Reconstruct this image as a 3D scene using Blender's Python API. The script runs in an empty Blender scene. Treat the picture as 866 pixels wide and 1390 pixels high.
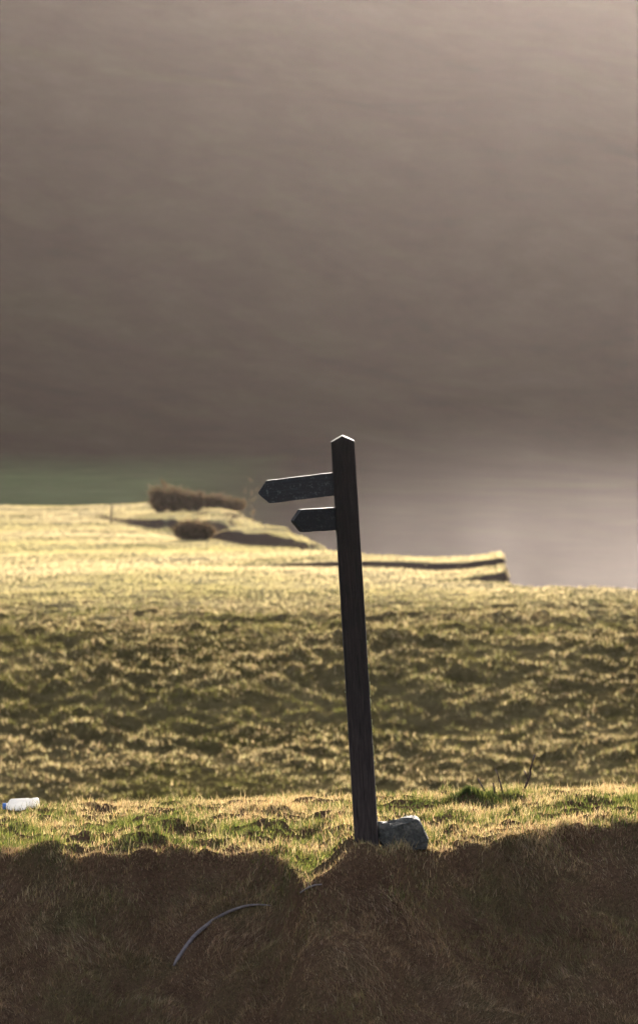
import bpy, bmesh, math, random
import numpy as np
from mathutils import Vector, Matrix

random.seed(7)
RNG = np.random.default_rng(11)
S = bpy.context.scene
COL = S.collection

# ------------------------------------------------------------------ frame of reference
K = 1.573e-4            # tangent per unit of picture height / 1390
EYE = 1.54              # camera height above the foot of the signpost
CAM_Y = -22.0           # y = D - 22, D = distance from the camera
UC, VC = 433.0, 695.0

SUN_EL, SUN_AZ = math.radians(15.0), math.radians(5.5)   # azimuth to the right of +y

# ------------------------------------------------------------------ noise
def _hash(ix, iy, seed):
    h = (ix.astype(np.int64) * 374761393 + iy.astype(np.int64) * 668265263 + seed * 974711) & 0xFFFFFFFF
    h = ((h ^ (h >> 13)) * 1274126177) & 0xFFFFFFFF
    h = h ^ (h >> 16)
    return (h & 0xFFFFFF) / float(0xFFFFFF)

def gnoise(x, y, seed=0):
    ix, iy = np.floor(x), np.floor(y)
    fx, fy = x - ix, y - iy
    u = fx * fx * fx * (fx * (fx * 6 - 15) + 10)
    v = fy * fy * fy * (fy * (fy * 6 - 15) + 10)
    def g(dx, dy):
        a = _hash(ix + dx, iy + dy, seed) * 2 * np.pi
        return np.cos(a) * (fx - dx) + np.sin(a) * (fy - dy)
    n0 = g(0, 0) * (1 - u) + g(1, 0) * u
    n1 = g(0, 1) * (1 - u) + g(1, 1) * u
    return (n0 * (1 - v) + n1 * v) * 1.5

def fbm(x, y, octaves=4, seed=0, gain=.5):
    s, a = 0.0, 1.0
    for i in range(octaves):
        s = s + a * gnoise(x, y, seed + i * 17)
        x, y, a = x * 2.03 + 5.3, y * 2.03 - 3.1, a * gain
    return s

def sstep(a, b, t):
    t = np.clip((t - a) / (b - a), 0, 1)
    return t * t * (3 - 2 * t)

def curve_table(xs, ys, smooth, lo=None, hi=None, n=4000):
    lo = xs[0] if lo is None else lo
    hi = xs[-1] if hi is None else hi
    t = np.linspace(lo, hi, n)
    y = np.interp(t, xs, ys)
    w = max(1, int(smooth / (hi - lo) * n))
    ker = np.hanning(2 * w + 1)[1:-1] if w > 1 else np.ones(1)
    ker /= ker.sum()
    pad = len(ker) // 2
    yp = np.concatenate([np.full(pad, y[0]), y, np.full(pad, y[-1])])
    y = np.convolve(yp, ker, 'valid')[:n]
    return lambda q: np.interp(q, t, y)

def zpix(v, D):
    return EYE - (v - VC) * K * D

# ------------------------------------------------------------------ the lie of the land
_u = [-900, -300, 0, 100, 180, 250, 310, 345, 375, 395, 410, 425, 445, 470, 492, 530, 580, 640, 700, 780, 866, 1200, 1800]
_lipD = [23.0, 22.9, 22.75, 22.55, 22.7, 22.65, 22.6, 22.52, 22.38, 22.05, 21.68, 21.55, 21.58, 21.62, 21.72, 21.8, 22.0, 22.4, 22.6, 22.7, 22.85, 22.9, 23.1]
_lipV = [1172, 1166, 1156, 1162, 1154, 1154, 1155, 1157, 1162, 1177, 1195, 1198, 1182, 1160, 1150, 1152, 1156, 1146, 1138, 1124, 1118, 1112, 1105]
lip_D = curve_table(_u, _lipD, 14)
lip_z = curve_table(_u, [zpix(v, d) for v, d in zip(_lipV, _lipD)], 14)
_cu = [-900, 0, 150, 300, 430, 500, 600, 700, 866, 1800]
_cv = [1104, 1099, 1095, 1091, 1088, 1087, 1081, 1079, 1074, 1062]
crest_z = curve_table(_cu, [zpix(v, 26.0) for v in _cv], 60)

_mD = [30, 40, 48, 54, 57, 60, 62, 66.2, 70.4, 73, 75.5, 78, 81, 90, 98, 110, 130, 160, 200, 320]
_mz = [-3.1, -3.0, -2.5, -2.08, zpix(1080, 57), zpix(1050, 60), zpix(1020, 62), zpix(950, 66.2), zpix(884, 70.4),
       zpix(865, 73), zpix(854, 75.5), zpix(845, 78), zpix(834, 81), zpix(808, 90), zpix(791, 98), zpix(772, 110), zpix(747, 130),
       zpix(720, 160), zpix(687, 200), zpix(640, 320)]
mid_z = curve_table(_mD, _mz, 2.2, n=8000)

_eu = [-1500, -300, 0, 100, 200, 300, 350, 400, 450, 500, 560, 640, 678, 684, 692, 720, 800, 866, 1000, 1600, 2600]
_eD = [215, 206, 203, 200, 196, 182, 160, 138, 124, 118, 116, 115, 114, 112, 97.5, 96, 93, 91, 88, 84, 80]
edge_D = curve_table(_eu, _eD, 5, n=12000)

def bump(x, D, cx, cD, rx, rD, h):
    return h * np.exp(-((x - cx) / rx) ** 2 - ((D - cD) / rD) ** 2)

TUFTS = []      # raised grass clumps on the bank: x, D, radius, height
def upix(u, D):
    return (u - UC) * K * D

for (u, v, r, h) in [(642, 1102, .13, .045), (605, 1086, .07, .035), (765, 1096, .07, .035), (700, 1100, .07, .03), (30, 1118, .10, .04),
                     (110, 1135, .12, .05), (250, 1120, .10, .04), (300, 1108, .06, .03), (385, 1103, .08, .03),
                     (430, 1125, .14, .05), (455, 1105, .1, .035), (820, 1100, .07, .03), (795, 1108, .08, .035),
                     (560, 1092, .09, .03), (210, 1142, .12, .05), (360, 1130, .13, .05), (60, 1148, .10, .05), (590, 1128, .09, .035),
                     (150, 1100, .08, .03), (700, 1118, .09, .035), (735, 1108, .06, .03)]:
    D = 26.0 - (v - 1085) / 70.0 * 3.6
    TUFTS.append((upix(u, D), D, r, h))

def fg_height(x, D):
    u = UC + x / (K * 22.0)
    wob = fbm(x * 2.6, D * .6 + 9, 3, 5) * .10 + gnoise(x * 9, D * 2.0, 8) * .03 + gnoise(x * 21, D * 3.0, 18) * .012
    ld = lip_D(u) + wob
    lz, cz = lip_z(u), crest_z(u)
    t = np.clip((D - ld) / (26.0 - ld), 0, 1)
    top = lz + (cz - lz) * t
    back = np.maximum(D - 26.0, 0)
    top = top - .05 * back - .028 * back ** 2
    d = np.maximum(ld - D, 0)
    r = .07
    dd = np.where(d < r, d * d / (2 * r), d - r / 2)
    steep = 1.05 + .45 * gnoise(x * 1.3, x * 0 + 3.3, 31)
    drop = steep * np.minimum(dd, .13) + .50 * np.maximum(dd - .13, 0)
    drop = drop - .055 * fbm(x * 1.7, D * 1.7, 3, 41) * sstep(.1, .5, d)
    z = top - drop
    z = z + .022 * fbm(x * 2.2, D * 1.6, 3, 77) * sstep(-.1, .6, D - ld) + .028 * fbm(x * 8, D * 5, 3, 78) * sstep(28, 25.5, D)
    z = z + .030 * fbm(x * 4.5, D * 3.2, 3, 88) * sstep(1.5, .5, D - ld) * sstep(-.1, .2, D - ld)
    z = z + .018 * fbm(x * 6, D * 6, 3, 79) * sstep(0.05, .3, d)
    for (tx, tD, r, h) in TUFTS:
        z = z + bump(x, D, tx, tD, r, r * 1.5, h)
    z = np.maximum(z, -1.35 - .0 * D) * sstep(-1e9, -1e8, D) if False else np.where(D < 22, np.maximum(z, -1.35 + .03 * fbm(x, D, 2, 3)), z)
    near = sstep(9.0, 3.0, D)
    z = z * (1 - near) + (-.05) * near
    return z

def mid_height(x, D, fine=True):
    u = UC + x / (K * np.maximum(D, 1))
    z = mid_z(D)
    slope_w = sstep(45, 53, D) * (1 - sstep(74, 87, D))
    plat_w = sstep(70, 84, D)
    # rolls in the slope
    z = z + slope_w * .13 * fbm(x * .30, D * .22 + 2, 2, 101)
    z = z - slope_w * .21 * (.3 + .7 * np.exp(-((u - 430) / 270) ** 2)) * np.exp(-((D - 65.5) / 2.6) ** 2)
    z = z + plat_w * .10 * fbm(x * .10, D * .06, 3, 111)
    # little scarps of the upper terrace
    e = .16
    wig = .9 * fbm(x * .35, x * 0, 3, 131)
    h1 = np.interp(u, [335, 400, 480, 600, 680, 694], [0, .10, .14, .16, .15, 0])
    z = z + h1 * sstep(-e, e, D - (np.interp(u, [340, 683], [113, 107]) + wig))
    h2 = np.interp(u, [590, 630, 664, 685, 694], [0, .05, .15, .22, 0])
    z = z + h2 * sstep(-.2, .2, D - (99.5 + wig * .6))
    # shaded scarps at the far left
    h3 = np.interp(u, [100, 150, 220, 285, 310, 330], [0, .08, .26, .28, .15, 0])
    z = z + h3 * sstep(-.9, .9, D - np.interp(u, [100, 220, 310], [190, 162, 154]) - 6 * wig) * (1 + .4 * fbm(x * .3 + 9, D * .1, 2, 152))
    z = z - np.interp(u, [90, 150, 230, 300, 340], [0, .04, .16, .2, .1]) * np.exp(-((D - np.interp(u, [100, 220, 310], [184, 157, 149])) / 5.0) ** 2)
    h4 = np.interp(u, [265, 300, 345, 390, 455], [0, .25, .36, .26, 0])
    lump = 1 + .45 * fbm(x * .30, D * .12, 3, 151)
    z = z + h4 * lump * sstep(-.7, .7, D - np.interp(u, [270, 330, 420], [146, 138, 126]) - 5 * wig)
    if fine:
        am = slope_w * .16 * (.55 + .45 * sstep(58.5, 63, D)) + plat_w * np.interp(D, [72, 84, 93, 108, 200], [.085, .070, .040, .014, .012])
        wx = x + .25 * fbm(x * .7, D * .7, 2, 5); wD = D + .3 * fbm(x * .8 + 7, D * .7, 2, 6)
        bil = np.abs(gnoise(wx * 1.9, wD * 1.35, 201))
        tus = fbm(wx * 2.2, wD * 1.6, 3, 202, .5)
        clump = .6 + .7 * sstep(-.4, .5, fbm(x * .45, D * .35, 2, 221))
        z = z + am * clump * (.6 * bil + .62 * tus - .2)
        z = z + am * .09 * fbm(x * 6, D * 4.0, 2, 205)
    # beyond the brow the land falls into the valley
    ed = edge_D(u) + .7 * fbm(x * .25, D * .02, 3, 141)
    o = D - ed
    soft = 1.6
    fall = np.where(o > 0, np.where(o < soft, o * o / (2 * soft), o - soft / 2), 0) * .75
    z = z - fall
    return z

VALLEY = curve_table([0, 60, 100, 215, 250, 330, 440, 900, 960, 1100, 1500],
                     [-9, -9, -9.5, -11, -6, 2.6, 4.6, 168, 172, 150, 60], 60)
def valley_height(x, D):
    base = VALLEY(D)
    w = sstep(240, 420, D)
    base = base + w * (1.2 * fbm(x * .011, D * .010, 4, 301) * sstep(440, 520, D) * 3.5 + .08 * fbm(x * .03, D * .03, 3, 302))
    ridge = sstep(430, 620, D) * (1.6 * fbm(x * .010 + D * .008, D * .005, 4, 311))
    return base + ridge

def height(x, D, fine=True):
    x = np.asarray(x, float); D = np.asarray(D, float)
    f = fg_height(x, D)
    m = mid_height(x, np.clip(D, 30, 320), fine)
    v = valley_height(x, D)
    w = sstep(31, 37, D)
    z = np.where(D < 31, f, np.where(D > 37, m, np.maximum(f, -3.6) * (1 - w) + m * w))
    z = np.where(D > 60, np.maximum(z, v), z)
    return z

def hz(x, D):
    return float(height(np.array([x]), np.array([D]))[0])

def hit(u, v, D0=17.0, D1=27.5, step=.004):
    D = np.arange(D0, D1, step)
    x, z = (u - UC) * K * D, EYE - (v - VC) * K * D
    below = height(x, D) >= z
    i = int(np.argmax(below)) if below.any() else len(D) - 1
    return Vector((float(x[i]), float(D[i]) + CAM_Y, float(z[i])))

def at(u, v, D):
    return Vector(((u - UC) * K * D, D + CAM_Y, EYE - (v - VC) * K * D))

# ------------------------------------------------------------------ mesh helpers
def link(name, me, mat=None, parent=None):
    o = bpy.data.objects.new(name, me)
    COL.objects.link(o)
    if mat: me.materials.append(mat)
    if parent: o.parent = parent
    return o

def np_mesh(name, V, Q, smooth=True, colors=None):
    me = bpy.data.meshes.new(name)
    V = np.ascontiguousarray(V, np.float32); Q = np.ascontiguousarray(Q, np.int32)
    me.vertices.add(len(V)); me.vertices.foreach_set('co', V.ravel())
    k = Q.shape[1]
    me.loops.add(Q.size); me.loops.foreach_set('vertex_index', Q.ravel())
    me.polygons.add(len(Q))
    me.polygons.foreach_set('loop_start', np.arange(0, Q.size, k, dtype=np.int32))
    me.polygons.foreach_set('use_smooth', np.full(len(Q), smooth, bool))
    if colors is not None:
        a = me.attributes.new('tint', 'FLOAT_COLOR', 'POINT')
        c = np.ones((len(V), 4), np.float32); c[:, :3] = colors
        a.data.foreach_set('color', c.ravel())
    me.update(calc_edges=True)
    return me

def grid_mesh(name, X, Y, Z):
    r, c = X.shape
    V = np.stack([X, Y, Z], -1).reshape(-1, 3)
    i = np.arange(r * c).reshape(r, c)
    Q = np.stack([i[:-1, :-1], i[:-1, 1:], i[1:, 1:], i[1:, :-1]], -1).reshape(-1, 4)
    return np_mesh(name, V, Q)

def blade_mesh(name, P, H, W, lean, color, droop=.4, segs=2, az=None, twist=None):
    """P (n,3) roots; H, W (n); lean (n,2) sideways travel of the tip in units of H; color (n,3)"""
    n = len(P)
    az = RNG.uniform(0, np.pi, n) if az is None else az
    side = np.stack([np.cos(az), np.sin(az), np.zeros(n)], -1)
    rows = []
    cols = []
    for s in range(segs + 1):
        t = s / segs
        w = W * (1 - .88 * t ** 1.6) * .5
        off = np.zeros((n, 3))
        off[:, :2] = lean * (t ** 1.7)[..., None] * H[:, None] if isinstance(t, np.ndarray) else lean * (t ** 1.7) * H[:, None]
        ll = np.linalg.norm(lean, axis=1)
        off[:, 2] = H * (t - droop * ll * t * t * .5)
        c = P + off
        rows.append(c - side * w[:, None]); rows.append(c + side * w[:, None])
        cols.append(color); cols.append(color)
    V = np.stack(rows, 1).reshape(-1, 3)
    C = np.stack(cols, 1).reshape(-1, 3)
    m = 2 * (segs + 1)
    b = (np.arange(n) * m)[:, None]
    Q = np.concatenate([b + np.array([[2 * s, 2 * s + 1, 2 * s + 3, 2 * s + 2]]) for s in range(segs)], 1).reshape(-1, 4)
    return np_mesh(name, V, Q, True, C)

def tube(bm, pts, radii, sides=8, cap=True, wob=0.0, seed=0):
    rnd = random.Random(seed)
    pts = [Vector(p) for p in pts]
    rings = []
    prev = None
    for i, p in enumerate(pts):
        d = (pts[min(i + 1, len(pts) - 1)] - pts[max(i - 1, 0)]).normalized()
        a = Vector((0, 0, 1)) if abs(d.z) < .9 else Vector((1, 0, 0))
        if prev is not None: a = prev
        e1 = d.cross(a).normalized(); e2 = e1.cross(d).normalized()
        prev = e2
        ring = []
        for k in range(sides):
            an = 2 * math.pi * k / sides
            r = radii[i] * (1 + wob * rnd.uniform(-1, 1))
            ring.append(bm.verts.new(p + e1 * math.cos(an) * r + e2 * math.sin(an) * r))
        rings.append(ring)
    for a, b in zip(rings, rings[1:]):
        for k in range(sides):
            bm.faces.new((a[k], a[(k + 1) % sides], b[(k + 1) % sides], b[k]))
    if cap:
        bm.faces.new(rings[0][::-1]); bm.faces.new(rings[-1])

def from_bm(name, bm, mat, parent=None, smooth=True):
    bmesh.ops.recalc_face_normals(bm, faces=bm.faces[:])
    me = bpy.data.meshes.new(name); bm.to_mesh(me); bm.free()
    for p in me.polygons: p.use_smooth = smooth
    return link(name, me, mat, parent)

def thing(o, label, cat, group=None, kind=None):
    o['label'] = label; o['category'] = cat
    if group: o['group'] = group
    if kind: o['kind'] = kind
    return o

def empty(name, loc):
    o = bpy.data.objects.new(name, None); COL.objects.link(o)
    o.location = loc; o.empty_display_size = .1
    return o

# ------------------------------------------------------------------ materials
class NT:
    def __init__(self, name):
        self.m = bpy.data.materials.new(name); self.m.use_nodes = True
        self.t = self.m.node_tree; self.t.nodes.clear()
        self.out = self.n('ShaderNodeOutputMaterial')
    def n(self, kind, **kw):
        x = self.t.nodes.new(kind)
        for k, v in kw.items():
            if k.startswith('_'): setattr(x, k[1:], v)
            else: x.inputs[k.replace('__', ' ')].default_value = v
        return x
    def l(self, a, b): self.t.links.new(a, b)
    def noise(self, scale, detail=4, rough=.55, vec=None, stretch=None, dist=0.):
        nz = self.n('ShaderNodeTexNoise', Scale=scale, Detail=detail, Roughness=rough, Distortion=dist)
        tc = self.n('ShaderNodeTexCoord')
        src = tc.outputs['Object']
        if stretch:
            mp = self.n('ShaderNodeMapping'); mp.inputs['Scale'].default_value = stretch
            self.l(src, mp.inputs[0]); src = mp.outputs[0]
        self.l(src, nz.inputs['Vector'])
        return nz.outputs['Fac']
    def ramp(self, fac, stops):
        r = self.n('ShaderNodeValToRGB')
        e = r.color_ramp.elements
        while len(e) < len(stops): e.new(.5)
        for i, (p, c) in enumerate(stops):
            e[i].position = p; e[i].color = (*c, 1) if len(c) == 3 else c
        self.l(fac, r.inputs[0])
        return r.outputs[0]
    def mix(self, fac, a, b, mode='MIX'):
        x = self.n('ShaderNodeMix', _data_type='RGBA', _blend_type=mode)
        for s, v in ((0, fac), (6, a), (7, b)):
            if hasattr(v, 'is_linked'): self.l(v, x.inputs[s])
            else: x.inputs[s].default_value = v if s == 0 else (*v, 1)
        return x.outputs[2]
    def bump(self, h, strength, dist):
        b = self.n('ShaderNodeBump', Strength=strength, Distance=dist)
        self.l(h, b.inputs['Height'])
        return b.outputs[0]
    def matte(self, col, normal=None):
        p = self.n('ShaderNodeBsdfDiffuse', Roughness=.6)
        self.l(col, p.inputs['Color'])
        if normal: self.l(normal, p.inputs['Normal'])
        self.l(p.outputs[0], self.out.inputs['Surface'])
    def principled(self, col, rough=.8, normal=None, spec=.3, **kw):
        p = self.n('ShaderNodeBsdfPrincipled', Roughness=rough, **kw)
        p.inputs['Specular IOR Level'].default_value = spec
        if hasattr(col, 'is_linked'): self.l(col, p.inputs['Base Color'])
        else: p.inputs['Base Color'].default_value = (*col, 1)
        if normal: self.l(normal, p.inputs['Normal'])
        self.l(p.outputs[0], self.out.inputs['Surface'])
        return p

def mat_bank():
    t = NT('bank_soil')
    a = t.ramp(t.noise(2.3, 5), [(.3, (.105, .062, .042)), (.5, (.16, .10, .066)), (.72, (.115, .095, .050))])
    b = t.ramp(t.noise(60, 4, .7), [(.3, (.45, .42, .40)), (.7, (1.2, 1.15, 1.1))])
    c = t.mix(1.0, a, b, 'MULTIPLY')
    t.matte(c, t.bump(t.noise(90, 5, .7), .8, .02))
    return t.m

def mat_meadow():
    t = NT('meadow_turf')
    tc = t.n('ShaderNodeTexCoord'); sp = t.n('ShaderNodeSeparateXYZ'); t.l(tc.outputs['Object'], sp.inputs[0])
    plateau_mix = t.n('ShaderNodeMapRange'); t.l(sp.outputs['Y'], plateau_mix.inputs['Value']); plateau_mix.inputs['From Min'].default_value = 50; plateau_mix.inputs['From Max'].default_value = 80
    a = t.ramp(t.noise(.35, 5, .6, stretch=(1, .6, 1)), [(.27, (.095, .095, .034)), (.45, (.165, .138, .066)), (.62, (.25, .205, .11)), (.8, (.17, .12, .07))])
    b = t.ramp(t.noise(5, 5, .7), [(.3, (.5, .5, .5)), (.68, (1.15, 1.15, 1.15))])
    c = t.mix(1.0, a, b, 'MULTIPLY')
    shade_turf = t.mix(1.0, c, (.66, .62, .54), 'MULTIPLY')  # slope turf darkened to deepen its shade, fading out towards the plateau
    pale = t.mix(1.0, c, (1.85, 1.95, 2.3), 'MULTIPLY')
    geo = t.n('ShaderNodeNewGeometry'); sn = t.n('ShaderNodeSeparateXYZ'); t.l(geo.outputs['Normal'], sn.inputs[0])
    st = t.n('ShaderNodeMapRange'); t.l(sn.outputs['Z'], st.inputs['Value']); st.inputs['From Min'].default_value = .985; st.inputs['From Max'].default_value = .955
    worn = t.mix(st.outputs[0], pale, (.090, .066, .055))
    t.matte(t.mix(plateau_mix.outputs[0], shade_turf, worn), t.bump(t.noise(9, 5, .7), .8, .08))
    return t.m

def mat_hill():
    t = NT('moorland')
    tc0 = t.n('ShaderNodeTexCoord'); mp0 = t.n('ShaderNodeMapping'); mp0.inputs['Rotation'].default_value = (0, 0, math.radians(54))
    t.l(tc0.outputs['Object'], mp0.inputs[0])
    mp1 = t.n('ShaderNodeMapping'); mp1.inputs['Scale'].default_value = (.42, 1, .3); t.l(mp0.outputs[0], mp1.inputs[0])
    nz0 = t.n('ShaderNodeTexNoise', Scale=.085, Detail=9, Roughness=.72, Distortion=.3); t.l(mp1.outputs[0], nz0.inputs['Vector'])
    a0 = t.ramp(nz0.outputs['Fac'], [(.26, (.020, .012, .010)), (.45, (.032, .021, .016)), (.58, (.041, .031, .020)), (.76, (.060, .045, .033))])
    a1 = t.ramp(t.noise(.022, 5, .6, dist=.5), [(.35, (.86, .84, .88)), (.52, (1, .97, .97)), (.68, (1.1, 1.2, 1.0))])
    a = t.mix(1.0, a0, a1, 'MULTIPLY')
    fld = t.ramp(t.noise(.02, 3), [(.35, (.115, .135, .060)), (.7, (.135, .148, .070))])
    tc = t.n('ShaderNodeTexCoord'); sp = t.n('ShaderNodeSeparateXYZ'); t.l(tc.outputs['Object'], sp.inputs[0])
    mr = t.n('ShaderNodeMapRange'); mr.inputs['From Min'].default_value = 5.6; mr.inputs['From Max'].default_value = 8.2
    add = t.n('ShaderNodeMath', _operation='MULTIPLY_ADD'); t.l(t.noise(.02, 4), add.inputs[0]); add.inputs[1].default_value = 3.0
    t.l(sp.outputs['Z'], add.inputs[2]); t.l(add.outputs[0], mr.inputs['Value'])
    mx = t.n('ShaderNodeMapRange'); mx.inputs['From Min'].default_value = -14; mx.inputs['From Max'].default_value = -2
    t.l(sp.outputs['X'], mx.inputs['Value'])
    mm_ = t.n('ShaderNodeMath', _operation='MAXIMUM'); t.l(mr.outputs[0], mm_.inputs[0]); t.l(mx.outputs[0], mm_.inputs[1])
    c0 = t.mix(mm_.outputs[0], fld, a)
    b = t.ramp(t.noise(.25, 6, .7), [(.3, (.75, .75, .75)), (.7, (1.15, 1.15, 1.15))])
    c = t.mix(1.0, c0, b, 'MULTIPLY')
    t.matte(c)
    return t.m

def mat_blades(name, trans=.5, spec=.0):
    t = NT(name)
    at_ = t.n('ShaderNodeAttribute', _attribute_name='tint')
    d = t.n('ShaderNodeBsdfDiffuse'); tr = t.n('ShaderNodeBsdfTranslucent')
    t.l(at_.outputs['Color'], d.inputs['Color'])
    warm = t.mix(1.0, at_.outputs['Color'], (1.15, 1.06, .76), 'MULTIPLY')
    t.l(warm, tr.inputs['Color'])
    m = t.n('ShaderNodeMixShader', Fac=trans)
    t.l(d.outputs[0], m.inputs[1]); t.l(tr.outputs[0], m.inputs[2])
    res = m.outputs[0]
    if spec:
        g = t.n('ShaderNodeBsdfGlossy', Roughness=.45); g.inputs['Color'].default_value = (.8, .8, .75, 1)
        m2 = t.n('ShaderNodeMixShader', Fac=spec)
        t.l(res, m2.inputs[1]); t.l(g.outputs[0], m2.inputs[2]); res = m2.outputs[0]
    t.l(res, t.out.inputs['Surface'])
    return t.m

def mat_post():
    t = NT('weathered_dark_timber')
    g = t.noise(14, 6, .7, stretch=(9, 9, .5), dist=.3)
    a = t.ramp(g, [(.3, (.006, .005, .005)), (.55, (.018, .014, .013)), (.75, (.042, .033, .030))])
    st = t.ramp(t.noise(3.5, 4, .6, stretch=(1, 1, .5)), [(.42, (.62, .6, .62)), (.62, (1.3, 1.1, 1.05))])
    c = t.mix(1.0, a, st, 'MULTIPLY')
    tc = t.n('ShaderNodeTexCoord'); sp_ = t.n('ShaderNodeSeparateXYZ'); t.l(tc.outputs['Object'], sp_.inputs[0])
    veil_mix = t.n('ShaderNodeMapRange'); t.l(sp_.outputs['Z'], veil_mix.inputs['Value']); veil_mix.inputs['From Min'].default_value = 1.1; veil_mix.inputs['From Max'].default_value = 0.0
    veil_tone = t.ramp(g, [(.3, (.016, .011, .011)), (.5, (.048, .034, .034)), (.75, (.105, .078, .075))])  # lower post painted paler brown for the haze veil over it
    c = t.mix(veil_mix.outputs[0], c, veil_tone)
    ck = t.ramp(t.noise(22, 3, .5, stretch=(7, 7, .22)), [(.30, (0, 0, 0)), (.37, (1, 1, 1))])
    c = t.mix(1.0, c, t.mix(ck, (.25, .25, .25), (1, 1, 1)), 'MULTIPLY')
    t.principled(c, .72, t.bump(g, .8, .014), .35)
    return t.m

def mat_board(name='stained_skylit_timber', f=1.0):
    t = NT(name)
    g = t.noise(16, 6, .7, stretch=(.7, 8, 8), dist=.4)
    a = t.ramp(g, [(.3, (.008 * f, .009 * f, .012 * f)), (.55, (.018 * f, .020 * f, .026 * f)), (.75, (.040 * f, .046 * f, .058 * f))])  # bluish sky light painted into the upper arm; darker copy paints the lower's shade
    lich = t.ramp(t.noise(55, 5, .75), [(.55, (0, 0, 0)), (.68, (1, 1, 1))])
    c = t.mix(lich, a, (.13 * f, .14 * f, .145 * f))
    t.principled(c, .68, t.bump(t.noise(38, 6, .7), .5, .010), .4)
    return t.m

def mat_stone():
    t = NT('grey_stone')
    a = t.ramp(t.noise(9, 6, .65), [(.3, (.048, .048, .048)), (.55, (.098, .097, .095)), (.75, (.19, .185, .175))])
    b = t.ramp(t.noise(70, 5, .7), [(.3, (.5, .5, .5)), (.7, (1.5, 1.45, 1.35))])
    t.principled(t.mix(1.0, a, b, 'MULTIPLY'), .75, t.bump(t.noise(45, 6, .7), 1.0, .02), .3)
    return t.m

def mat_bark(name, lo, hi, rough=.7):
    t = NT(name)
    a = t.ramp(t.noise(30, 5, .65), [(.3, lo), (.7, hi)])
    t.principled(a, rough, t.bump(t.noise(80, 4), .6, .005), .35)
    return t.m

def mat_thin(name, col):
    t = NT(name)
    p = t.n('ShaderNodeBsdfPrincipled', Roughness=.35); p.inputs['Base Color'].default_value = (*col, 1)
    tr = t.n('ShaderNodeBsdfTranslucent'); tr.inputs[0].default_value = (*col, 1)
    m = t.n('ShaderNodeMixShader', Fac=.72); t.l(p.outputs[0], m.inputs[1]); t.l(tr.outputs[0], m.inputs[2])
    t.l(m.outputs[0], t.out.inputs[0])
    return t.m

def mat_plain(name, col, rough, **kw):
    t = NT(name)
    a = t.ramp(t.noise(18, 3), [(.3, tuple(c * .9 for c in col)), (.7, col)])
    t.principled(a, rough, None, .5, **kw)
    return t.m

M = dict(bank=mat_bank(), meadow=mat_meadow(), hill=mat_hill(), grass=mat_blades('short_grass', .55, .04),
         dry=mat_blades('dry_fibres', .35, .02), rough=mat_blades('rough_pasture', .66), post=mat_post(), board=mat_board(), board_shaded=mat_board('stained_shaded_timber', .42), stone=mat_stone(),
         branch=mat_bark('bare_branch', (.10, .080, .085), (.26, .22, .23)), twig=mat_bark('dead_twig', (.030, .018, .016), (.075, .045, .035)),
         bottle=mat_thin('milky_plastic', (.93, .93, .93)), cap=mat_plain('blue_plastic', (.06, .22, .72), .4),
         leaf=mat_blades('bush_leaf', .4), stake=mat_bark('old_stake', (.06, .05, .045), (.12, .10, .09)))

# ------------------------------------------------------------------ ground meshes
def structure(o):
    o['kind'] = 'structure'; return o

# bank under the signpost
Dv = np.concatenate([np.arange(0.0, 18, .35), np.arange(18, 28, .022), np.arange(28, 42, .2)])
xv = np.concatenate([np.linspace(-9, -2.7, 22)[:-1], np.arange(-2.7, 2.7, .022), np.linspace(2.7, 9, 22)])
X, DD = np.meshgrid(xv, Dv)
structure(link('ground', grid_mesh('ground', X, DD + CAM_Y, height(X, DD)), M['bank']))

# meadow beyond the dip, spreading with distance
Dm = [41.5]
while Dm[-1] < 260:
    Dm.append(Dm[-1] + (.3 if Dm[-1] < 55 else max(.10, Dm[-1] * .0013)))
Dm = np.array(Dm)
tm = np.concatenate([np.linspace(-.32, -.095, 90)[:-1], np.linspace(-.095, .095, 420), np.linspace(.095, .32, 90)[1:]])
T, DD = np.meshgrid(tm, Dm)
X = T * DD
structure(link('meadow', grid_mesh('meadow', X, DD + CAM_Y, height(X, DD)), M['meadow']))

# the valley side and hill
Dh = np.concatenate([np.arange(235, 440, 3.5), np.arange(440, 960, 3.0), np.arange(960, 1110, 10)])
th = np.linspace(-.62, .62, 300)
T, DD = np.meshgrid(th, Dh)
X = T * DD
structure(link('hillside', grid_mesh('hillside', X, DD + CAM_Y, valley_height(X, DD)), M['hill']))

# the wide sheet under everything
xs = np.linspace(-900, 900, 150); ds = np.linspace(-380, 1180, 130)
X, DD = np.meshgrid(xs, ds)
Z = np.where(DD < 235, -14 + 0 * X, np.minimum(valley_height(X, DD) - 3, 160))
Z = np.where(DD < 235, -14.0, Z)
structure(link('valley_ground', grid_mesh('valley_ground', X, DD + CAM_Y, Z), M['hill']))

# ------------------------------------------------------------------ grass on the bank
def pick(n, colors, weights):
    c = np.array(colors)[RNG.choice(len(colors), n, p=np.array(weights) / sum(weights))]
    return c * RNG.uniform(.75, 1.25, (n, 1)) * RNG.uniform(.92, 1.08, (n, 3))

def lip_dist(x, D):
    u = UC + x / (K * 22.0)
    return D - (lip_D(u) + fbm(x * 2.6, D * .6 + 9, 3, 5) * .10)

GREEN = [(.055, .078, .020), (.115, .14, .034), (.20, .21, .065)]
STRAW = [(.44, .34, .20), (.54, .43, .28), (.34, .22, .125)]

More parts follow.
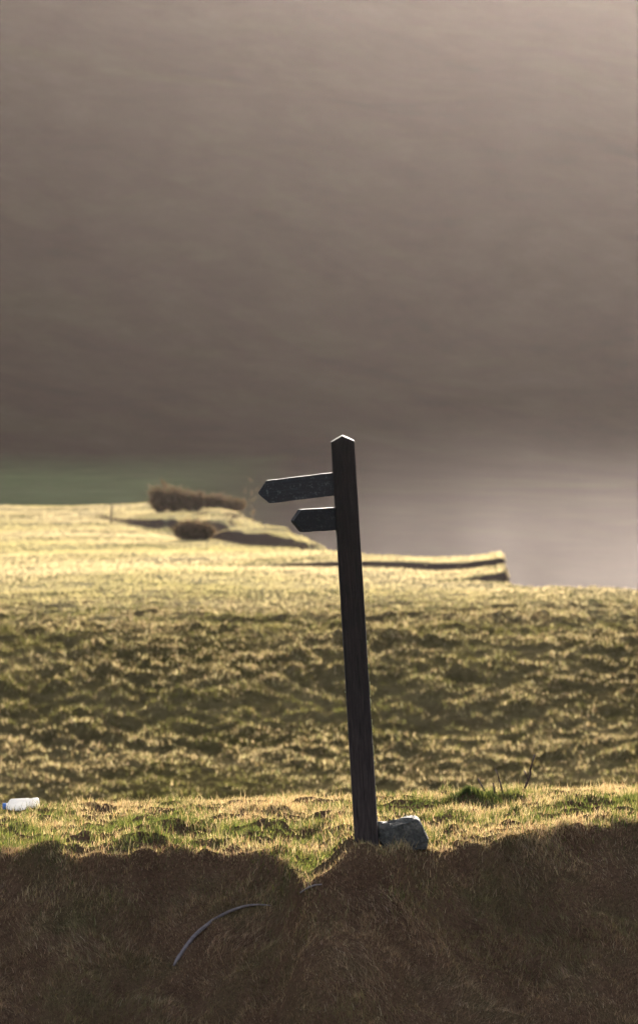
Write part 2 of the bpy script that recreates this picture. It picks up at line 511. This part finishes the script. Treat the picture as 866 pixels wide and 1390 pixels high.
n = 300000
x = RNG.uniform(-2.35, 2.35, n); D = 20.9 + 6.6 * RNG.random(n) ** .95
ld = lip_dist(x, D)
patch = fbm(x * 3.2, D * 2.0, 3, 401)
keep = (ld > -.45 * RNG.random(n) ** 1.6) & (RNG.random(n) < .28 + .72 * sstep(-.35, .25, patch))
x, D, ld, patch = x[keep], D[keep], ld[keep], patch[keep]
n = len(x)
g = fbm(x * 1.6, D * 1.1, 3, 411) + .25 * gnoise(x * 14, D * 9, 412)
tuft = np.zeros(n)
for (tx, tD, r, h) in TUFTS:
    tuft = np.maximum(tuft, (h / .075) ** .5 * np.exp(-((x - tx) / r) ** 2 - ((D - tD) / (1.4 * r)) ** 2))
pg = np.clip(.55 + .75 * g + .5 * tuft - .25 * sstep(24.0, 26.5, D), .12, .97)
col = np.where((RNG.random(n) < pg)[:, None], pick(n, GREEN, [3, 3, 1.6]), pick(n, STRAW, [3, 3, 1.5]))
H = RNG.gamma(5, .2, n) * (.018 + .013 * sstep(-.2, .5, patch)) * (1 + .7 * tuft)
H = np.clip(H, .008, .075)
W = RNG.uniform(.0020, .0042, n)
lean = RNG.normal(0, .32, (n, 2)); lean[:, 1] -= .1
P = np.stack([x, D + CAM_Y, height(x, D) - .003], -1)
o = link('grass', blade_mesh('grass', P, H, W, lean, col), M['grass'])
thing(o, 'short sunlit green and straw grass on top of the bank', 'grass', kind='stuff')

# dry matted fibres down the shaded face
n = 210000
x = RNG.uniform(-2.3, 2.3, n); D = RNG.uniform(19.6, 23.1, n)
ld = lip_dist(x, D)
keep = (ld < .02 + .10 * RNG.random(n))
x, D, ld = x[keep], D[keep], ld[keep]; n = len(x)
g = fbm(x * 1.5, D * 1.3, 3, 421)
pg = np.clip(.34 + .8 * g, .05, .85)
col = np.where((RNG.random(n) < pg)[:, None], pick(n, [(.19, .165, .08), (.25, .21, .115)], [1, 1]),
               pick(n, [(.36, .245, .16), (.47, .34, .23), (.25, .16, .106), (.62, .49, .37)], [3, 2.4, 2, .6]))
flow = fbm(x * 2.2, D * 2.2, 2, 431) * 2.2
H = RNG.uniform(.02, .062, n) * (.6 + .6 * sstep(-.4, .4, fbm(x * 2.5, D * 2.5, 2, 433)))
lean = np.stack([np.sin(flow) * .75 + RNG.normal(0, .45, n), -np.abs(np.cos(flow)) * .75 + RNG.normal(0, .35, n)], -1)
W = RNG.uniform(.0012, .0024, n)
P = np.stack([x, D + CAM_Y, height(x, D) - .004], -1)
o = link('dry_grass', blade_mesh('dry_grass', P, H, W, lean, col, droop=1.05, segs=3), M['dry'])
thing(o, 'matted brown dry grass on the shaded face of the bank', 'grass', kind='stuff')

# rough pasture on the slope and plateau
def pasture(name, n, D0, D1, half, h0, h1, w0, w1, label):
    q = RNG.random(n)
    D = D0 + (D1 - D0) * q
    x = RNG.uniform(-half, half, n) * D
    u = UC + x / (K * D)
    cl = sstep(-.45, .35, fbm(x * 1.1, D * .9, 3, 501))
    keep = (D < edge_D(u) + .5) & (RNG.random(n) < .35 + .65 * cl)
    if D0 > 60: keep &= RNG.random(n) < sstep(74, 102, D)
    else:
        keep &= RNG.random(n) > sstep(76, 104, D)
        x, D = x[keep], D[keep]
        h0_ = height(x, D)           # longer grass on the tussock tops, bare hollows between
        rel = h0_ - (height(x + .4, D) + height(x - .4, D) + height(x, D + .5) + height(x, D - .5)) / 4
        top = sstep(-.03, .045, rel)
        keep = RNG.random(len(x)) < .12 + .88 * top
    if D0 > 60:      # broken turf on the little scarps carries few blades
        sl_ = (height(x, D + .3) - height(x, D - .3)) / .6
        keep &= RNG.random(n) > .9 * sstep(.10, .22, sl_)
    x, D = x[keep], D[keep]; m = len(x)
    gg = fbm(x * .33, D * .22, 3, 511) + .3 * gnoise(x * 2.4, D * 1.5, 512)
    pg = np.clip(.34 + .75 * gg, .05, .85)
    if D0 > 60:
        gg = fbm(x * .16, D * .05, 3, 513)
        f = np.clip(.38 + .8 * gg + RNG.normal(0, .06, m), 0, 1)[:, None]
        col = (np.array([(.56, .48, .34)]) * (1 - f) + np.array([(.42, .385, .21)]) * f) * RNG.uniform(.93, 1.07, (m, 1))
    else:
      col = np.where((RNG.random(m) < pg)[:, None], pick(m, [(.085, .088, .030), (.14, .135, .05), (.055, .056, .024)], [3, 2, 1.5]),
                   pick(m, [(.32, .27, .165), (.44, .375, .255), (.17, .135, .08), (.10, .075, .048)], [3, 2.4, 2, 1]))
    H = RNG.uniform(h0, h1, m)
    if D0 < 60: H *= .55 + .75 * top[keep]
    W = RNG.uniform(w0, w1, m)
    P = np.stack([x, D + CAM_Y, height(x, D) - .01], -1)
    o = link(name, blade_mesh(name, P, H, W, RNG.normal(0, .45, (m, 2)), col, segs=2), M['rough'])
    thing(o, label, 'grass', kind='stuff')

pasture('rough_grass', 480000, 46, 104, .082, .03, .078, .006, .013, 'tussocky olive and straw grass on the hummocky slope')
pasture('meadow_grass', 330000, 72, 205, .085, .025, .07, .010, .026, 'pale sunlit grass on the plateau behind the slope')

# ------------------------------------------------------------------ signpost
foot = at(498, 1141, 22.0)
base = hit(498, 1146); base_z = hz(foot.x, 22.0)
sp = empty('signpost', (foot.x, 0.0, base_z))
thing(sp, 'dark leaning wooden signpost with two pointed arms at the edge of the bank', 'signpost')
LEAN = math.atan2(33, 545)
sp.rotation_euler = (math.radians(4), -LEAN, 0)       # top leans to the left
mm = K * 22.0
HT = (1141 - 599) * mm / math.cos(LEAN) - (base_z - foot.z) * 1.0
def make_post():
    bm = bmesh.new()
    hw = .0545
    zs = [-.30] + [i * (HT + .0) / 60 for i in range(61)]
    N = 6
    prof = []
    for sx, sy, dx, dy in ((-1, -1, 1, 0), (1, -1, 0, 1), (1, 1, -1, 0), (-1, 1, 0, -1)):
        for k in range(N):
            t = -1 + 2 * k / N
            prof.append((sx + dx * 2 * k / N, sy + dy * 2 * k / N))
    rings = []
    rr = random.Random(4)
    ph = [rr.uniform(0, 6) for _ in prof]
    for z in zs:
        ring = []
        for k, (a, b) in enumerate(prof):
            corner = (abs(a) > .99 and abs(b) > .99)
            s = hw * (.965 if corner else 1.0)
            s *= 1 + .010 * math.sin(z * 2.3 + ph[k]) + .006 * math.sin(z * 9.1 + ph[k] * 2) + .004 * rr.uniform(-1, 1)
            s *= 1 + .03 * (1 - z / HT)
            ring.append(bm.verts.new((a * s, b * s, z)))
        rings.append(ring)
    for r0, r1 in zip(rings, rings[1:]):
        n_ = len(r0)
        for k in range(n_):
            bm.faces.new((r0[k], r0[(k + 1) % n_], r1[(k + 1) % n_], r1[k]))
    # weathered ridge cap
    n_ = len(prof)
    capring = [bm.verts.new((a * hw * .96, b * hw * .96, HT + .004 + (1 - abs(a)) * .026)) for (a, b) in prof]
    top = rings[-1]
    for k in range(n_):
        bm.faces.new((top[k], top[(k + 1) % n_], capring[(k + 1) % n_], capring[k]))
    # fill the two slopes: join front row to back row
    front = capring[0:N + 1]                       # y=-1, x from -1 to 1
    back = [capring[(3 * N - k) % n_] for k in range(N + 1)]
    left = [capring[0]] + [capring[(4 * N - k) % n_] for k in range(1, N)] + [capring[3 * N]]
    right = capring[N:2 * N + 1]
    cols = [left]
    for i in range(1, N):
        f, b = front[i].co, back[i].co
        cols.append([front[i]] + [bm.verts.new(f.lerp(b, j / N) + Vector((0, 0, .002))) for j in range(1, N)] + [back[i]])
    cols.append(right)
    for i in range(N):
        for j in range(N):
            bm.faces.new((cols[i][j], cols[i + 1][j], cols[i + 1][j + 1], cols[i][j + 1]))
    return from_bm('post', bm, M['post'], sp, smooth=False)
make_post()

def make_arm(length, h, point, thick, zc, tilt, yaw, seed, mat):
    """board whose root sits in the post, pointing to -x"""
    bm = bmesh.new()
    out = [(.045, -h / 2), (.045, h / 2)]
    nseg = 8
    tops = [(.045 - (length - point + .045) * i / nseg, h / 2) for i in range(1, nseg + 1)]
    bots = [(a, -b) for a, b in tops][::-1]
    outline = [(.045, h / 2)] + tops + [(-length, .004), (-length, -.004)] + bots + [(.045, -h / 2)]
    rr = random.Random(seed)
    outline = [(a + rr.uniform(-.0008, .0008), b + rr.uniform(-.0010, .0010)) for a, b in outline]
    f = [bm.verts.new((a, -thick / 2, b)) for a, b in outline]
    g = [bm.verts.new((a, thick / 2, b)) for a, b in outline]
    bm.faces.new(f); bm.faces.new(g[::-1])
    n_ = len(f)
    for k in range(n_):
        bm.faces.new((f[k], g[k], g[(k + 1) % n_], f[(k + 1) % n_]))
    bmesh.ops.recalc_face_normals(bm, faces=bm.faces[:])
    sharp = [e for e in bm.edges if len(e.link_faces) == 2 and e.calc_face_angle(0) > .5]
    bmesh.ops.bevel(bm, geom=sharp, offset=.0035, segments=2, affect='EDGES', profile=.6)
    o = from_bm('sign_arm', bm, mat, sp, smooth=False)
    o.location = (0, 0, zc)
    o.rotation_euler = (0, tilt, yaw)
    return o
# heights along the leaning post
def along(v): return (1141 - v) * mm / math.cos(LEAN) - (base_z - foot.z)
UP = along(654) ; LO = along(702)
a1 = make_arm(.405 / math.cos(.22), .108, .045, .040, UP, -math.radians(7.6) + LEAN, -.22, 3, M['board'])
a1['label'] = 'upper blue-black arm with a pointed end, tilted down to the left'
a2 = make_arm(.255 / math.cos(.42), .106, .040, .040, LO, -math.radians(1.6) + LEAN, .42, 5, M['board_shaded'])
a2['label'] = 'lower shorter black arm with a pointed end'

# moss tufts along the right-hand corner of the post
mt = NT('moss'); 
d_ = mt.n('ShaderNodeBsdfDiffuse'); d_.inputs[0].default_value = (.22, .24, .12, 1)
t_ = mt.n('ShaderNodeBsdfTranslucent'); t_.inputs[0].default_value = (.5, .48, .3, 1)
m_ = mt.n('ShaderNodeMixShader', Fac=.5); mt.l(d_.outputs[0], m_.inputs[1]); mt.l(t_.outputs[0], m_.inputs[2]); mt.l(m_.outputs[0], mt.out.inputs[0])
rr = random.Random(9)
for i in range(26):
    z = abs(rr.gauss(.66, .17)) if i > 5 else rr.uniform(.2, 1.2)
    side = 1 if rr.random() < .86 else -1
    rad = rr.uniform(.0030, .0065) * (1.0 if side > 0 else .7)
    bm = bmesh.new()
    res = bmesh.ops.create_icosphere(bm, subdivisions=2, radius=rad, matrix=Matrix.Diagonal((1, 1, rr.uniform(1, 2.6), 1)))
    for v in res['verts']: v.co *= rr.uniform(.7, 1.3)
    o = from_bm('moss', bm, mt.m, sp, False)
    o.location = (side * .0565, rr.uniform(-.05, .03), z)

# ------------------------------------------------------------------ stone beside the post
def make_stone():
    D0 = 22.02
    c = at(546, 1128, D0)
    bm = bmesh.new()
    # wedge-shaped block, front profile traced in real size, given depth
    prof = [(-33, -12), (-34, 5), (-10, 8), (15, 15), (22, 17), (34, -10), (31, -24), (0, -26), (-22, -24)]
    s = mm
    f = [bm.verts.new((a * s, -.06 + .015 * math.sin(i * 2.1), b * s)) for i, (a, b) in enumerate(prof)]
    m_ = [bm.verts.new((a * s * 1.03, .02, b * s * 1.0 + (.022 if b > 0 and a < 20 else 0))) for (a, b) in prof]
    g = [bm.verts.new((a * s * .88 + .006, .13 + .012 * math.cos(i * 1.7), b * s * .8 + (.018 if b > 0 else 0))) for i, (a, b) in enumerate(prof)]
    bm.faces.new(f); bm.faces.new(g[::-1])
    n_ = len(f)
    for r0, r1 in ((f, m_), (m_, g)):
        for k in range(n_):
            bm.faces.new((r0[k], r1[k], r1[(k + 1) % n_], r0[(k + 1) % n_]))
    bmesh.ops.recalc_face_normals(bm, faces=bm.faces[:])
    bmesh.ops.bevel(bm, geom=bm.edges[:], offset=.006, segments=1, affect='EDGES')
    bmesh.ops.triangulate(bm, faces=bm.faces[:])
    bmesh.ops.subdivide_edges(bm, edges=bm.edges[:], cuts=2, use_grid_fill=True)
    bmesh.ops.recalc_face_normals(bm, faces=bm.faces[:])
    bm.normal_update()
    for v in bm.verts:
        p = np.array([v.co.x, v.co.z, v.co.y]) * 26
        q = float(fbm(np.array([p[0] + p[2] * .7]), np.array([p[1] - p[2] * .6]), 3, 601)[0])
        v.co += v.normal * q * .009
    o = from_bm('stone', bm, M['stone'], None, smooth=False)
    o.location = c
    o.rotation_euler = (0, 0, math.radians(4))
    thing(o, 'blue-grey angular stone lying against the foot of the signpost', 'stone')
make_stone()

# ------------------------------------------------------------------ branch and stick on the bank face
def lying(name, pix, radii, label, mat, lift=.3):
    pts = []
    for (u, v), r in zip(pix, radii):
        p = hit(u, v)
        pts.append(p + Vector((0, -.004, r * .6 + lift * r)))
    # resample smoothly
    P = [pts[0]]; R = [radii[0]]
    for i in range(len(pts) - 1):
        for j in range(1, 5):
            t = j / 4
            p0, p1, p2, p3 = pts[max(i - 1, 0)], pts[i], pts[i + 1], pts[min(i + 2, len(pts) - 1)]
            P.append(.5 * ((2 * p1) + (p2 - p0) * t + (2 * p0 - 5 * p1 + 4 * p2 - p3) * t * t + (3 * p1 - p0 - 3 * p2 + p3) * t ** 3))
            R.append(radii[i] * (1 - t) + radii[i + 1] * t)
    o_ = P[len(P) // 2].copy()
    bm = bmesh.new(); tube(bm, [p - o_ for p in P], R, 9, True, .09, 3)
    o = from_bm(name, bm, mat); o.location = o_
    thing(o, label, 'branch' if name.endswith('branch') else 'stick')
    return o
lying('bare_branch', [(236, 1312), (240, 1305), (246, 1297), (262, 1275), (283, 1256), (305, 1242), (330, 1232), (352, 1229), (368, 1230)],
      [.004, .008, .0100, .0100, .0092, .008, .0065, .005, .003], 'long pale grey curved branch lying on the shaded lower bank', M['branch'], .1)
lying('short_stick', [(408, 1214), (418, 1208), (427, 1204), (437, 1202)], [.004, .005, .0045, .003], 'short pale stick beside the lit grass left of the post', M['branch'], 1.2)

# ------------------------------------------------------------------ bare twigs on the crest
def twig(paths, label, D=25.4):
    foot = at(paths[0][0][0], paths[0][0][1], D)
    gz = hz(foot.x, D)
    root = Vector((foot.x, foot.y, gz - .01))
    bm = bmesh.new()
    for i, (pts, r0, r1) in enumerate([(p[:-2], p[-2], p[-1]) for p in paths]):
        P = [at(u, v, D) - root for (u, v) in pts]
        if i == 0: P = [Vector((P[0].x, 0, 0))] + P if P[0].z > .012 else P
        P = [p + Vector((0, .012 * math.sin(3 * k + i), 0)) if k else p for k, p in enumerate(P)]
        R = [1.7 * (r0 + (r1 - r0) * k / (len(P) - 1)) for k in range(len(P))]
        tube(bm, P, R, 6, True, .12, i)
    o = from_bm('dead_stem', bm, M['twig']); o.location = root
    thing(o, label, 'dead stem', 'dead stems standing in the crest grass')
twig([[(705, 1088), (707, 1081), (713, 1067), (718, 1055), (720, 1050), (719, 1044), .0045, .003],
      [(719, 1046), (722, 1034), (726, 1024), .0034, .0026],
      [(716, 1058), (713, 1050), (711, 1046), .002, .0014]], 'tallest dark forked dead stem on the grassy crest')
twig([[(685, 1092), (683, 1080), (680, 1068), (677, 1058), .0034, .0026],
      [(677, 1059), (675, 1050), (672, 1044), .0024, .0015]], 'dark dead stem with a thin tip, between the forked stem and the shortest one', 25.3)
twig([[(673, 1094), (672, 1085), (671, 1076), (669, 1063), .0034, .0026]], 'shortest upright dark dead stem behind the grass tussock', 25.2)
twig([[(665, 1088), (662, 1080), (656, 1071), (648, 1057), .0032, .0024]], 'dark dead stem slanting over to the left above the grass tussock', 25.3)

# dark green tussock in front of the twigs
tx, tD = TUFTS[0][0], TUFTS[0][1]
n = 2600
r = np.abs(RNG.normal(0, .55, n)); a = RNG.uniform(0, 2 * np.pi, n)
x = tx + np.cos(a) * r * .20; D = tD + np.sin(a) * r * .12
root = np.array([tx, tD + CAM_Y, hz(tx, tD) - .02])
P = np.stack([x, D + CAM_Y, height(x, D) - .004], -1) - root
lean = np.stack([np.cos(a) * r * .5, np.sin(a) * r * .5], -1) + RNG.normal(0, .25, (n, 2))
H = RNG.uniform(.025, .055, n) * np.exp(-r * .35)
o = link('grass_tussock', blade_mesh('grass_tussock', P, H, RNG.uniform(.0025, .0045, n), lean, pick(n, [(.030, .048, .014), (.05, .075, .02), (.10, .12, .035)], [3, 2, 1])), M['grass'])
o.location = root
thing(o, 'dark green grass tussock below the dead stems on the crest', 'tussock')

# ------------------------------------------------------------------ white bottle on the crest at the left
def lathe(bm, prof, sides=24):
    rings = []
    for (p, r) in prof:
        rings.append([bm.verts.new((p, r * math.cos(2 * math.pi * k / sides), r * math.sin(2 * math.pi * k / sides))) for k in range(sides)])
    for a_, b_ in zip(rings, rings[1:]):
        for k in range(sides):
            bm.faces.new((a_[k], a_[(k + 1) % sides], b_[(k + 1) % sides], b_[k]))
    bm.faces.new(rings[0][::-1]); bm.faces.new(rings[-1])
Db = 25.9
bc = at(32, 1093, Db)
gz = hz(bc.x, Db)
bz = at(32, 1087, Db).z - .026
bt = empty('plastic_bottle', (bc.x, Db + CAM_Y, bz))
bt.rotation_euler = (0, math.radians(-2), math.radians(8))
thing(bt, 'white plastic bottle with a blue cap lying on its side on the bank', 'bottle')
bm = bmesh.new()
lathe(bm, [(-.092, .016), (-.086, .0165), (-.082, .020), (-.074, .034), (-.064, .0395), (-.03, .040), (.03, .0395), (.036, .0375), (.05, .0375), (.056, .0395), (.078, .0395), (.086, .036), (.089, .028)])
from_bm('body', bm, M['bottle'], bt)
bm = bmesh.new()
lathe(bm, [(-.113, .016), (-.112, .0185), (-.096, .019), (-.094, .0185)])
from_bm('cap', bm, M['cap'], bt)

# ------------------------------------------------------------------ far bushes and stake
def bush(name, lobes, D, label, seed):
    """lobes: (u, v_top, v_bottom, half width in px)"""
    rg = np.random.default_rng(seed)
    u0 = sum(l[0] for l in lobes) / len(lobes)
    x0 = (u0 - UC) * K * D
    z0 = hz(x0, D)
    root = empty(name, (x0, D + CAM_Y, z0))
    Vs, Hs, Ws, Ls, Cs = [], [], [], [], []
    bm = bmesh.new()
    rr = random.Random(seed)
    for (u, vt, vb, hw) in lobes:
        cx = (u - UC) * K * D; zt = EYE - (vt - VC) * K * D; zb = min(EYE - (vb - VC) * K * D, z0 + 1)
        rx = hw * K * D; ht = max(zt - hz(cx, D), .3)
        n_ = 1300
        d = rg.normal(0, 1, (n_, 3)); d /= np.linalg.norm(d, axis=1)[:, None]
        d *= (rg.random(n_) ** .45)[:, None]
        nz = 1 + .5 * fbm(d[:, 0] * 2.5 + u, d[:, 2] * 2.5 + d[:, 1], 2, seed).clip(-.7, .7)
        px = cx + d[:, 0] * rx * nz; py = D + CAM_Y + d[:, 1] * rx * .9 * nz; pz = hz(cx, D) + np.maximum((d[:, 2] * .52 + .48) * ht * nz, 0.02)
        Vs.append(np.stack([px, py, pz], -1) - np.array(root.location)); Hs.append(rg.uniform(.10, .26, n_)); Ws.append(rg.uniform(.04, .10, n_))
        Ls.append(rg.normal(0, .7, (n_, 2))); Cs.append(np.array([(.15, .105, .08), (.20, .14, .10), (.12, .10, .065)])[rg.integers(0, 3, n_)] * rg.uniform(.7, 1.3, (n_, 1)))
        for k in range(7):
            b = Vector((cx + rr.uniform(-.4, .4) * rx - x0, rr.uniform(-.3, .3) * rx, hz(cx, D) - z0 - .05))
            t_ = b + Vector((rr.uniform(-.6, .6) * rx, rr.uniform(-.5, .5) * rx, ht * rr.uniform(.6, .95)))
            tube(bm, [b, b.lerp(t_, .5) + Vector((rr.uniform(-.05, .05), 0, .03)), t_], [.03, .02, .008], 5, True)
    o = link('foliage', blade_mesh('foliage', np.concatenate(Vs), np.concatenate(Hs), np.concatenate(Ws), np.concatenate(Ls), np.concatenate(Cs), segs=1), M['leaf'], root)
    from_bm('stem', bm, M['twig'], root)
    thing(root, label, 'bush')
bush('gorse_bush', [(218, 664, 690, 14), (238, 668, 692, 16), (262, 672, 694, 18), (288, 676, 697, 18), (315, 681, 700, 18), (340, 687, 703, 14)], 176,
     'long low brown bush on the brow behind the upper arm tip', 21)
bush('scrub_bush', [(252, 716, 740, 13), (264, 712, 740, 14), (277, 717, 740, 12)], 141, 'small round brown bush alone on the pale meadow', 22)
D = 168.0
p = at(151, 705, D); gz = hz(p.x, D)
bm = bmesh.new(); tube(bm, [(0, 0, -.2), (.01, 0, .4), (.03, 0, max(at(151, 686, D).z - gz, .5))], [.035, .032, .03], 8, True, .05)
o = from_bm('wooden_stake', bm, M['stake']); o.location = (p.x, p.y, gz)
thing(o, 'thin faint wooden stake standing alone at the far left of the plateau', 'stake')

# ------------------------------------------------------------------ air
HAZE = dict(density=2.7e-5, g=.895)
bm = bmesh.new()
bmesh.ops.create_cube(bm, size=1.0, matrix=Matrix.Translation((0, 380, 88)) @ Matrix.Diagonal((1840, 1640, 210, 1)))
o = from_bm('haze', bm, None, None, False)
t = NT('haze_air')
pv = t.n('ShaderNodeVolumePrincipled'); pv.inputs['Color'].default_value = (1, .864, .822, 1)
pv.inputs['Density'].default_value = HAZE['density']; pv.inputs['Anisotropy'].default_value = HAZE['g']
t.l(pv.outputs[0], t.out.inputs['Volume'])
o.data.materials.append(t.m); o['kind'] = 'stuff'
o['label'] = 'warm backlit haze in the valley air'; o['category'] = 'haze'

# mist lying in the valley to the right
bm = bmesh.new()
bmesh.ops.create_icosphere(bm, subdivisions=4, radius=1.0, matrix=Matrix.Translation((14, 176, -3.5)) @ Matrix.Diagonal((25, 52, 10.5, 1)))
o = from_bm('mist', bm, None)
o.data.transform(Matrix.Translation((-14, -176, 3.5))); o.location = (14, 176, -3.5)
t = NT('valley_mist')
tc = t.n('ShaderNodeTexCoord'); mp = t.n('ShaderNodeMapping'); mp.inputs['Scale'].default_value = (1 / 25, 1 / 52, 1 / 10.5)
t.l(tc.outputs['Object'], mp.inputs[0])
ln = t.n('ShaderNodeVectorMath', _operation='LENGTH'); t.l(mp.outputs[0], ln.inputs[0])
fall = t.n('ShaderNodeMapRange', _interpolation_type='SMOOTHSTEP'); t.l(ln.outputs['Value'], fall.inputs['Value'])
fall.inputs['From Min'].default_value = 1.0; fall.inputs['From Max'].default_value = .15
nz = t.n('ShaderNodeTexNoise', Scale=.14, Detail=4, Roughness=.6); t.l(tc.outputs['Object'], nz.inputs['Vector'])
nr = t.n('ShaderNodeMapRange'); t.l(nz.outputs['Fac'], nr.inputs['Value']); nr.inputs['From Min'].default_value = .38; nr.inputs['From Max'].default_value = .7
mu = t.n('ShaderNodeMath', _operation='MULTIPLY'); t.l(fall.outputs[0], mu.inputs[0]); t.l(nr.outputs[0], mu.inputs[1])
mu2 = t.n('ShaderNodeMath', _operation='MULTIPLY'); t.l(mu.outputs[0], mu2.inputs[0]); mu2.inputs[1].default_value = .0034
pv = t.n('ShaderNodeVolumePrincipled'); pv.inputs['Color'].default_value = (1, .90, .86, 1); pv.inputs['Anisotropy'].default_value = .6
t.l(mu2.outputs[0], pv.inputs['Density']); t.l(pv.outputs[0], t.out.inputs['Volume'])
o.data.materials.append(t.m); o['kind'] = 'stuff'; o['label'] = 'pale mist drifting in the valley beyond the brow'; o['category'] = 'mist'

# ------------------------------------------------------------------ sky, sun, camera
w = bpy.data.worlds.new('World'); S.world = w; w.use_nodes = True
nt = w.node_tree; nt.nodes.clear()
sky = nt.nodes.new('ShaderNodeTexSky'); sky.sky_type = 'NISHITA'; sky.sun_disc = False
sky.sun_elevation = SUN_EL; sky.sun_rotation = SUN_AZ
sky.dust_density = 3.0
bg = nt.nodes.new('ShaderNodeBackground'); bg.inputs[1].default_value = .105
wo = nt.nodes.new('ShaderNodeOutputWorld')
hs = nt.nodes.new('ShaderNodeHueSaturation'); hs.inputs['Saturation'].default_value = .55
nt.links.new(sky.outputs[0], hs.inputs['Color']); nt.links.new(hs.outputs[0], bg.inputs[0]); nt.links.new(bg.outputs[0], wo.inputs[0])

sl = bpy.data.lights.new('sun', 'SUN'); sl.energy = 5.0; sl.angle = math.radians(.5); sl.color = (1, .905, .80)
so = bpy.data.objects.new('sun', sl); COL.objects.link(so)
dirv = Vector((math.sin(SUN_AZ) * math.cos(SUN_EL), math.cos(SUN_AZ) * math.cos(SUN_EL), math.sin(SUN_EL)))
so.rotation_euler = dirv.to_track_quat('Z', 'Y').to_euler()
so.location = (0, 0, 60)

cd = bpy.data.cameras.new('camera'); cam = bpy.data.objects.new('camera', cd); COL.objects.link(cam)
cam.location = (0, CAM_Y, EYE); cam.rotation_euler = (math.radians(90), 0, 0)
cd.sensor_fit = 'VERTICAL'; cd.sensor_height = 36; cd.lens = 36 / (1390 * K)
cd.clip_start = .5; cd.clip_end = 5000
cd.dof.use_dof = True; cd.dof.focus_distance = 22.2; cd.dof.aperture_fstop = 7.0
S.camera = cam

S.view_settings.view_transform = 'Standard'; S.view_settings.look = 'None'
S.view_settings.gamma = 1.0; S.view_settings.use_curve_mapping = False
S.view_settings.exposure = 1.5
S.cycles.max_bounces = 8; S.cycles.transparent_max_bounces = 8; S.cycles.volume_bounces = 0
S.cycles.volume_step_rate = 1.0; S.cycles.volume_max_steps = 128
S.cycles.use_denoising = True
